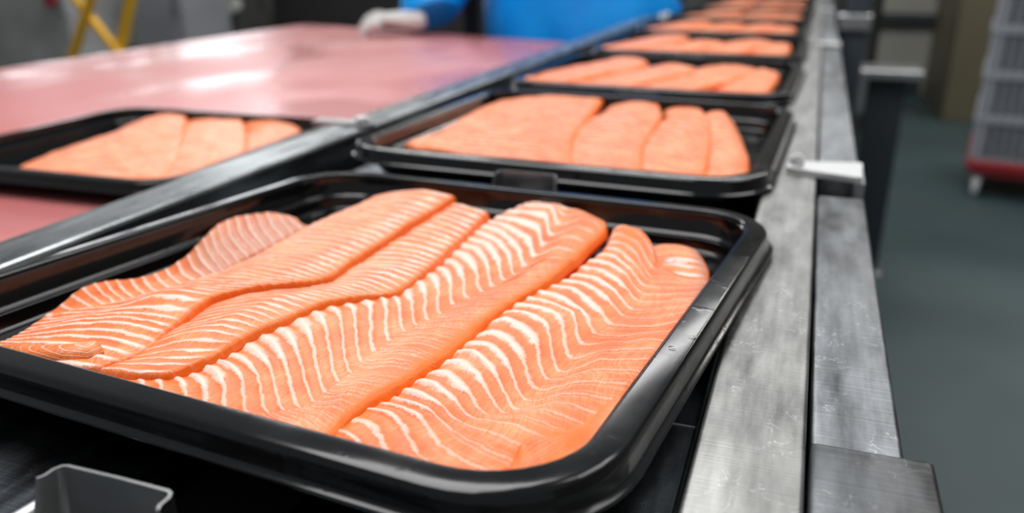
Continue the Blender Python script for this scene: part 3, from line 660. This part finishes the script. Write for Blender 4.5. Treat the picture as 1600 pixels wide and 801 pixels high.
tag(rl, 'orange rolled edge of salmon at the front left of the nearest tray, hollow end showing', 'fish fillet')

# second tray: four broad slices over a thin end
GT2 = 'salmon fillets in the second tray'
fl = lambda s, t: 0.16 + 0.08 * bumpf(t, 0.5, 0.3)
S2 = [
 ([(0,[(632,222),(660,232),(720,240),(800,250)]),(8,[(645,215),(700,212),(760,220),(830,240)]),(14,[(700,200),(760,196),(800,205),(860,232)])], [-.014,-.011,-.011,-.013], 'reddish thin salmon end at the front left of the second tray'),
 ([(0,[(1080,290),(1120,292),(1150,290),(1172,275)]),(8,[(1085,235),(1120,228),(1150,232),(1172,250)]),(16,[(1085,195),(1110,182),(1135,185),(1152,200)]),(20,[(1100,180),(1112,173),(1128,172),(1140,178)])], [-.015,-.0095,-.009,-.014], 'orange rightmost salmon fillet in the second tray, rounded along the right wall'),
 ([(0,[(900,272),(960,280),(1020,290),(1090,295)]),(8,[(960,225),(1010,220),(1060,228),(1110,250)]),(16,[(1040,185),(1065,175),(1095,178),(1110,195)]),(21,[(1042,168),(1062,160),(1085,158),(1104,163)])], [-.013,-.0080,-.0065,-.0075], 'salmon fillet second from the right in the second tray, orange along its right edge'),
 ([(0,[(780,256),(850,266),(920,276),(1000,285)]),(8,[(850,215),(905,205),(960,208),(1010,228)]),(16,[(935,180),(965,168),(1005,165),(1035,180)]),(21,[(955,163),(980,157),(1010,153),(1038,156)])], [-.011,-.0060,-.0045,-.0055], 'pale salmon fillet in the middle of the second tray'),
 ([(0,[(655,225),(720,240),(800,252),(900,262)]),(8,[(700,195),(760,195),(830,200),(900,215)]),(16,[(750,168),(810,163),(870,165),(925,180)]),(22,[(785,155),(840,149),(900,145),(952,149)])], [-.009,-.004,-.0025,-.0035], 'broad pale salmon fillet across the left of the second tray'),
]
for i, (k, h, lb) in enumerate(S2): fillet(T2, k, h, lb, rows=8, cols=40, fat=fl, seed=70 + i, group=GT2, relief=0.0007, und=0.002, edgecol=0.018, mat='salmon')
# tray on the red table
S3 = [
 ([(0,[(300,300),(360,310),(420,320),(480,330)]),(8,[(340,255),(390,250),(440,252),(490,262)]),(15,[(385,205),(410,196),(440,195),(470,210)]),(19,[(390,190),(410,184),(440,183),(466,192)])], [-.014,-.008,-.006,-.009], 'rightmost salmon fillet in the tray on the red table, beside the divider bar'),
 ([(0,[(150,290),(220,300),(290,305),(370,310)]),(8,[(210,240),(270,232),(330,235),(390,245)]),(15,[(280,200),(310,192),(350,192),(385,200)]),(19,[(292,189),(315,185),(350,184),(378,186)])], [-.011,-.006,-.0045,-.006], 'middle salmon fillet in the tray on the red table'),
 ([(0,[(5,268),(60,285),(140,292),(240,298)]),(8,[(80,238),(140,225),(210,228),(280,245)]),(15,[(170,210),(210,196),(250,190),(290,196)]),(19,[(205,193),(232,183),(262,177),(292,181)])], [-.012,-.005,-.0035,-.0045], 'leftmost broad salmon fillet in the tray on the red table'),
]
for i, (k, h, lb) in enumerate(S3): fillet(TL, k, h, lb, rows=6, cols=32, fat=lambda s, t: 0.10 + 0 * t, seed=90 + i, group='salmon fillets in the tray on the red table', relief=0.0006, und=0.002, edgecol=0.010, mat='salmon_far')
# farther trays, in each tray's own coordinates
for q, T in enumerate(TF):
    rr_ = random.Random(q + 5); nf = 4 if q < 3 else 3; wdt = 0.34 / nf
    rear = [0.125 + rr_.uniform(-0.02, 0.02) for _ in range(nf)]
    if q == 0: rear = [0.115, 0.075, 0.12, 0.10]
    if q == 1: rear = [0.125, 0.05, 0.12, 0.09]
    pos = ['leftmost', 'second', 'third', 'rightmost'] if nf == 4 else ['leftmost', 'middle', 'rightmost']
    for j in range(nf - 1, -1, -1):
        x0 = -0.168 + wdt * j; x1 = x0 + wdt * 1.35; sk = 0.05 if j < nf - 1 else 0.0; base = -0.011 + 0.0022 * (nf - j) + 0.002 * (q < 2)
        if j == nf - 1: x1 = 0.165
        ks_ = [(0, [(x0 - sk, -0.168), (x0 + (x1 - x0) * .35 - sk, -0.17), (x0 + (x1 - x0) * .7 - sk, -0.17), (x1 - sk, -0.168)]),
               (7, [(x0 - sk * .3, -0.06), (x0 + (x1 - x0) * .35, -0.05), (x0 + (x1 - x0) * .7, -0.05), (x1 - sk * .3, -0.06)]),
               (14, [(x0 + sk * .2 + .01, rear[j] - .05), (x0 + (x1 - x0) * .35 + sk * .3, rear[j] - .035), (x0 + (x1 - x0) * .7 + sk * .3, rear[j] - .035), (x1 + sk * .2, rear[j] - .05)]),
               (18, [(x0 + sk * .3 + .02, rear[j] - .01), (x0 + (x1 - x0) * .4 + sk * .3, rear[j]), (x0 + (x1 - x0) * .65 + sk * .3, rear[j]), (x1 + sk * .2 - .012, rear[j] - .012)])]
        fillet(T, ks_, [base - .005, base + .001, base + .003, base + .0015], '%s salmon fillet in the %s tray along the line' % (pos[j], nth[q]), rows=3, cols=20, fat=lambda s, t: 0.10 + 0 * t,
               seed=120 + q * 5 + j, group='salmon fillets in the %s tray' % nth[q], relief=0, und=0.003, local=True, edgecol=0.012, mat='salmon_far')

# ------------------------------------------------------------------ worker in blue
def skin_mesh(name, chains, mat, parent, sub=2):
    """chains: list of [(x,y,z,r),...]; equal points are shared, so limbs grow from the trunk"""
    vs, es, rs, key = [], [], [], {}
    for ch in chains:
        last = None
        for x, y, z, r_ in ch:
            k = (round(x, 4), round(y, 4), round(z, 4))
            if k not in key: key[k] = len(vs); vs.append((x, y, z)); rs.append(r_)
            i = key[k]
            if last is not None: es.append((last, i))
            last = i
    me = bpy.data.meshes.new(name); me.from_pydata(vs, es, [])
    o = link(name, me, mat, parent); md = o.modifiers.new('skin', 'SKIN'); md.use_smooth_shade = True
    for i, v in enumerate(me.skin_vertices[0].data):
        r_ = rs[i]; v.radius = r_ if isinstance(r_, tuple) else (r_, r_)
    me.skin_vertices[0].data[0].use_root = True
    sb = o.modifiers.new('sub', 'SUBSURF'); sb.levels = sub; sb.render_levels = sub
    return o
wk = empty('person', (-0.81, 3.0, 0)); tag(wk, 'worker in blue gown and white gloves at the far end of the red table', 'person')
# local frame: person faces -Y (towards the table)
hip = (0, 0.06, 0.90)
skin_mesh('body', [
    [(*hip, (0.15, 0.11)), (0, 0.05, 1.08, (0.14, 0.10)), (0, 0.0, 1.28, (0.16, 0.11)), (0, -0.03, 1.42, (0.12, 0.09)), (0, -0.05, 1.50, 0.055), (0, -0.075, 1.57, 0.06), (0, -0.085, 1.66, (0.078, 0.095)), (0, -0.08, 1.74, (0.07, 0.085))],
    [(0, -0.03, 1.42, (0.12, 0.09)), (-0.19, -0.03, 1.40, 0.06), (-0.36, -0.10, 1.14, 0.048), (-0.43, -0.36, 0.975, 0.034)],
    [(0, -0.03, 1.42, (0.12, 0.09)), (0.19, -0.03, 1.40, 0.06), (0.30, 0.03, 1.14, 0.048), (0.28, 0.06, 1.02, 0.034)],
    [(*hip, (0.15, 0.11)), (-0.10, 0.06, 0.82, 0.085), (-0.11, 0.03, 0.48, 0.055), (-0.11, 0.06, 0.10, 0.04)],
    [(*hip, (0.15, 0.11)), (0.10, 0.06, 0.82, 0.085), (0.11, 0.03, 0.48, 0.055), (0.11, 0.06, 0.10, 0.04)]], M['skin'], wk)
def facebit(name, c, s, mat, sub=2):
    bm = bmesh.new(); bmesh.ops.create_icosphere(bm, subdivisions=sub, radius=1.0)
    for v in bm.verts: v.co = Vector((v.co.x * s[0] + c[0], v.co.y * s[1] + c[1], v.co.z * s[2] + c[2]))
    return obj(name, bm, mat, wk, True)
for sx in (-1, 1):
    facebit('eye', (sx * 0.032, -0.168, 1.655), (0.013, 0.008, 0.007), M['cap']); facebit('ear', (sx * 0.080, -0.08, 1.645), (0.012, 0.02, 0.032), M['skin'])
    facebit('pupil', (sx * 0.032, -0.175, 1.655), (0.005, 0.003, 0.005), M['hair'])
facebit('nose', (0, -0.182, 1.625), (0.013, 0.018, 0.024), M['skin']); facebit('mouth', (0, -0.166, 1.588), (0.026, 0.007, 0.006), M['red'])
facebit('hair', (0, -0.065, 1.69), (0.088, 0.10, 0.085), M['hair']); facebit('cap', (0, -0.07, 1.725), (0.096, 0.112, 0.075), M['cap'])
# gown: lofted folds round the trunk
bm = bmesh.new(); rings = []; seg = 64
for z, rx, ry, cy in ((0.46, .31, .21, .03), (0.60, .31, .205, .03), (0.75, .31, .20, .03), (0.88, .355, .19, .03), (0.98, .355, .18, .03), (1.08, .30, .17, .03), (1.2, .225, .165, .0), (1.32, .22, .155, -.01), (1.41, .18, .125, -.02), (1.46, .09, .085, -.04), (1.47, .066, .066, -.045)):
    rg = []
    for k in range(seg):
        a = 2 * PI * k / seg; f = 1 + max(0, (1.2 - z)) * 0.09 * math.sin(a * 9 + z * 3) + 0.02 * math.sin(a * 5 + z * 9)
        rg.append(bm.verts.new((rx * math.cos(a) * f, cy + ry * math.sin(a) * f, z)))
    rings.append(rg)
for i in range(len(rings) - 1):
    for k in range(seg): bm.faces.new((rings[i][k], rings[i][(k + 1) % seg], rings[i + 1][(k + 1) % seg], rings[i + 1][k]))
g = obj('gown', bm, M['blue'], wk, True); sm = g.modifiers.new('s', 'SOLIDIFY'); sm.thickness = 0.004
skin_mesh('sleeve', [[(-0.13, -0.02, 1.40, 0.09), (-0.22, -0.03, 1.37, 0.10), (-0.40, -0.14, 1.14, 0.115), (-0.425, -0.33, 1.00, 0.112), (-0.415, -0.36, 0.975, 0.108), (-0.405, -0.365, 0.955, 0.105), (-0.40, -0.37, 0.945, 0.10)]], M['blue'], wk)
skin_mesh('sleeve', [[(0.13, -0.02, 1.40, 0.09), (0.22, -0.03, 1.37, 0.10), (0.31, 0.02, 1.14, 0.09), (0.29, 0.055, 1.04, 0.06)]], M['blue'], wk)
for sx in (-1, 1):
    bm = bmesh.new(); box(bm, (sx * 0.11, 0.01, 0.05), (0.10, 0.27, 0.09), None, 0.03, 3); tube(bm, [(sx * 0.11, 0.07, 0.08), (sx * 0.11, 0.06, 0.38)], [0.06, 0.07], 20)
    obj('boot', bm, M['boot'], wk, True)
# black strap hanging in front of the gown
bm = bmesh.new(); beam(bm, (-0.385, -0.06, 0.60), (-0.385, -0.06, 1.16), 0.06, 0.012); beam(bm, (-0.37, -0.07, 1.15), (-0.10, -0.155, 1.42), 0.05, 0.012); obj('strap', bm, M['dark'], wk)
def hand(c, d, n, side, curl, s=1.0, name='glove', spread=1.0):
    """gloved hand: c wrist, d towards fingers, n back-of-hand normal, side +1/-1 for the thumb"""
    c, d, n = Vector(c), Vector(d).normalized(), Vector(n).normalized(); n = (n - d * n.dot(d)).normalized(); x = d.cross(n) * side
    P = lambda a, b, e: tuple(c + (x * a + d * b + n * e) * s)
    pr = (0.017 * s)
    ch = [[(*P(0, -0.05, 0), 0.031 * s), (*P(0, 0, 0), 0.027 * s), (*P(0, 0.045, 0.006), (0.040 * s, 0.019 * s)), (*P(0, 0.075, 0.004), (0.040 * s, 0.016 * s))]]
    skin_mesh(name, ch, M['glove'], wk)
    for k, (off_, ln) in enumerate(((0.031, 0.068), (0.010, 0.078), (-0.011, 0.072), (-0.031, 0.056))):
        p = [(0.06, 0.004)]; ang = 0.0; b, e = 0.085, 0.004; p.append((b, e)); o_ = off_
        pts = [(*P(off_ * 0.8, 0.06, 0.004), 0.010 * s), (*P(off_, 0.085, 0.004), 0.0115 * s)]
        for j, fr in enumerate((0.42, 0.32, 0.26)):
            ang += curl * (0.7 + 0.3 * j); b += ln * fr * math.cos(ang); e -= ln * fr * math.sin(ang); o_ += off_ * 0.12 * spread
            pts.append((*P(o_, b, e), (0.0105 - 0.0008 * j) * s))
        skin_mesh('finger', [pts], M['glove'], wk)
    skin_mesh('thumb', [[(*P(0.020, 0.02, -0.002), 0.014 * s), (*P(0.046, 0.045, -0.012), 0.0125 * s), (*P(0.058, 0.075, -0.022), 0.011 * s), (*P(0.052, 0.10, -0.034), 0.0095 * s)]], M['glove'], wk)
hand((-0.455, -0.44, 0.940), (-0.9, -0.30, -0.02), (0.0, -0.35, 1), 1, 0.62, 1.3)
hand((0.285, 0.03, 0.985), (0.1, -0.7, -0.35), (0.1, -0.2, 1), 1, 0.45, 1.0)

# ------------------------------------------------------------------ background
# crates on a red dolly
def crate_stack():
    base = (1.15, 4.90, 0); rz = -0.17
    d = empty('dolly', base, rz); tag(d, 'red plastic dolly with wheels under the stack of pale crates on the right', 'dolly')
    bm = bmesh.new(); box(bm, (0, 0, 0.165), (0.62, 0.82, 0.05), None, 0.012); box(bm, (0, 0, 0.125), (0.56, 0.76, 0.03), None, 0.004); obj('platform', bm, M['red'], d)
    for sx in (-1, 1):
        for sy in (-1, 1):
            bm = bmesh.new(); cyl(bm, (sx * 0.25, sy * 0.34, 0.05), 0.05, 0.03, 20, 'X'); wh = obj('wheel', bm, M['cap'], d, True)
            bm = bmesh.new(); box(bm, (sx * 0.25, sy * 0.34, 0.085), (0.05, 0.05, 0.06), None, 0.004); obj('caster_fork', bm, M['steel'], d)
    names = ['lowest', 'second lowest', 'third lowest', 'fourth lowest', 'fifth lowest', 'topmost']
    first = None
    for i in range(6):
        c = empty('crate', (base[0], base[1], 0.1905 + i * 0.2105), rz)
        tag(c, '%s pale grey slotted plastic crate of the stack on the red dolly' % names[i], 'crate', 'pale crates stacked on the dolly')
        if first is None:
            first = c; W, D, H = 0.60, 0.80, 0.21
            obj('base', bb2(-W/2, W/2, -D/2, D/2, 0, 0.012, 0.003), M['crate'], c)
            bm = bmesh.new()
            for (x0, x1, y0, y1) in ((-W/2-.008, W/2+.008, -D/2-.008, -D/2+.012), (-W/2-.008, W/2+.008, D/2-.012, D/2+.008), (-W/2-.008, -W/2+.012, -D/2, D/2), (W/2-.012, W/2+.008, -D/2, D/2)): bb2(x0, x1, y0, y1, H-0.03, H, 0.003, bm)
            obj('rim', bm, M['crate'], c)
            for sx in (-1, 1):
                for sy in (-1, 1):
                    x, y = sx * (W/2 - .02), sy * (D/2 - .02); obj('corner_post', bb2(x-.021, x+.021, y-.021, y+.021, 0.012, H-.03, 0.004), M['crate'], c)
            for sy in (-1, 1):
                for k in range(13):
                    x = -W/2 + 0.055 + k * (W - 0.11) / 12; obj('slat', bb2(x-.010, x+.010, sy*(D/2-.006)-.004, sy*(D/2-.006)+.004, 0.012, H-.03), M['crate'], c)
            for sx in (-1, 1):
                for k in range(20):
                    y = -D/2 + 0.055 + k * (D - 0.11) / 19; obj('slat', bb2(sx*(W/2-.006)-.004, sx*(W/2-.006)+.004, y-.012, y+.012, 0.012, H-.03), M['crate'], c)
            obj('liner', bb2(-W/2+.03, W/2-.03, -D/2+.03, D/2-.03, 0.0125, H-.04, 0.01), M['bluegrey'], c)
        else:
            for ch in list(first.children):
                k = ch.copy(); k.parent = c; COL.objects.link(k)
crate_stack()
# second machine stand right of the rails
st = empty('machine_stand', (0.25, 3.3, 0)); tag(st, 'blurred dark stand with a light cap plate, on the floor right of the rails', 'stand')
obj('cap_plate', bb2(-0.10, 0.12, -0.10, 0.10, 0.735, 0.765, 0.004), M['steel'], st)
obj('post', bb2(-0.05, 0.075, -0.04, 0.04, 0, 0.735, 0.004), M['post'], st)
obj('foot', bb2(-0.07, 0.09, -0.08, 0.08, 0, 0.012, 0.003), M['steel'], st)
obj('gear_block', bb2(-0.09, -0.051, -0.05, 0.05, 0.60, 0.735, 0.008), M['steel'], st)
# end machine of the line
em = empty('end_machine', (0.0, 5.5, 0)); tag(em, 'blurred grey machine housing at the far end of the tray line', 'machine')
obj('housing', bb2(-0.75, -0.28, -0.35, 0.5, 0, 1.25, 0.02), M['machine'], em)
obj('housing', bb2(0.15, 0.30, -0.35, 0.5, 0, 1.30, 0.02), M['machine'], em)
obj('crosshead', bb2(-0.28, 0.15, 0.0, 0.5, 0.7, 1.30, 0.02), M['machine'], em)
obj('control_box', bb2(0.13, 0.28, -0.45, -0.36, 0.92, 1.10, 0.01), M['steel'], em)
cs = empty('upright_column', (0.112, 2.85, 0)); tag(cs, 'blue grey upright column beside the outer rail, pale band near its top', 'column')
obj('post', bb2(-0.03, 0.035, -0.03, 0.03, 0, 1.4, 0.004), M['bluegrey'], cs)
obj('collar', bb2(-0.05, 0.045, -0.045, 0.0, 0.925, 0.975, 0.006), M['steel'], cs)
# pipe on back wall
bm = bmesh.new(); tube(bm, [(0.30, 7.9, 0.63), (0.93, 7.9, 0.63)], 0.045, 16); tag(obj('wall_pipe', bm, M['post'], None, True), 'dark horizontal pipe along the grey back wall', 'pipe')
# yellow trestle
yt = empty('trestle', (-2.95, 4.6, 0)); tag(yt, 'yellow steel trestle with crossed legs behind the red table', 'trestle')
def atw(px, py, y):
    d = B @ np.array([(px - CX) / F, (py - CY) / F, 1.0]); t = y / d[1]; q = np.array([0, 0, CZ]) + d * t; return Vector(q.tolist())
Y0 = 3.4
def ybar(nm, a, b, wd, y, ext=(0.0, 0.0)):
    p, q = atw(*a, y), atw(*b, y); dv_ = (p - q).normalized()
    lo = q - dv_ * ((q.z - 0.0) / max(dv_.z, 0.01)) if ext[1] else q
    hi = p + dv_ * ext[0]; bm = bmesh.new(); beam(bm, hi - Vector((-2.95, 4.6, 0)), lo - Vector((-2.95, 4.6, 0)), wd, 0.03); obj(nm, bm, M['yellow'], yt)
ybar('leg', (141, 0), (112, 94), 0.050, 3.40, (0.35, 1)); ybar('brace', (119, 0), (187, 85), 0.045, 3.45, (0.05, 0)); ybar('leg', (204, 0), (187, 85), 0.058, 3.50, (0.45, 1))
bm = bmesh.new(); pa = atw(150, -130, 3.44) - Vector((-2.95, 4.6, 0)); box(bm, pa, (0.5, 0.25, 0.04), None, 0.005); obj('top_plate', bm, M['yellow'], yt)
# cabinets far left
def cabinet(px0, px1, y, h, dpt, mat, label, name='cabinet', doors=1):
    a, b = atw(px0, 50, y), atw(px1, 50, y); w_ = b.x - a.x; c = empty(name, ((a.x + b.x) / 2, y + dpt / 2, 0)); tag(c, label, 'cabinet')
    obj('body', bb2(-w_/2, w_/2, -dpt/2 + 0.02, dpt/2, 0, h, 0.01), mat, c)
    for k in range(doors):
        x0 = -w_/2 + 0.01 + k * w_ / doors; x1 = x0 + w_ / doors - 0.02; dr = obj('door', bb2(x0, x1, -dpt/2, -dpt/2 + 0.018, 0.08, h - 0.04, 0.004), mat, c)
        obj('handle', bb2(x1 - 0.05, x1 - 0.03, -dpt/2 - 0.03, -dpt/2 - 0.001, h - 0.32, h - 0.16, 0.004), M['steel'], dr)
cabinet(-140, 112, 4.6, 1.06, 0.5, M['cab'], 'grey steel cabinet at the left edge, left of the yellow trestle', doors=2)
cabinet(212, 292, 4.9, 1.08, 0.5, M['cab2'], 'light grey steel cabinet right of the yellow trestle')
cabinet(298, 372, 5.5, 1.06, 0.5, M['machine'], 'darker grey cabinet beside the light grey one, left of the dark gap')
pt = empty('partition', (-1.2, 6.1, 0)); tag(pt, 'near black partition behind the worker and the red table', 'partition')
obj('panel', bb2(-3.37, 1.6, 0, 0.06, 0, 1.35, 0.01), M['darkwall'], pt); obj('foot_rail', bb2(-3.37, 1.6, -0.03, -0.001, 0, 0.06, 0.004), M['dark'], pt)
dl = atw(365, 8, 5.47); bm = bmesh.new(); cyl(bm, (0, 0, 0), 0.055, 0.05, 24, 'Y'); tag(obj('dial', bm, M['dial'], None, True, dl), 'round off-white dial on the darker grey cabinet', 'dial')
rd = atw(80, 0, 4.57); bm = bmesh.new(); cyl(bm, (0, 0, 0), 0.045, 0.05, 20, 'Y'); tag(obj('push_button', bm, M['red'], None, True, rd), 'round red button on the left grey cabinet', 'button')
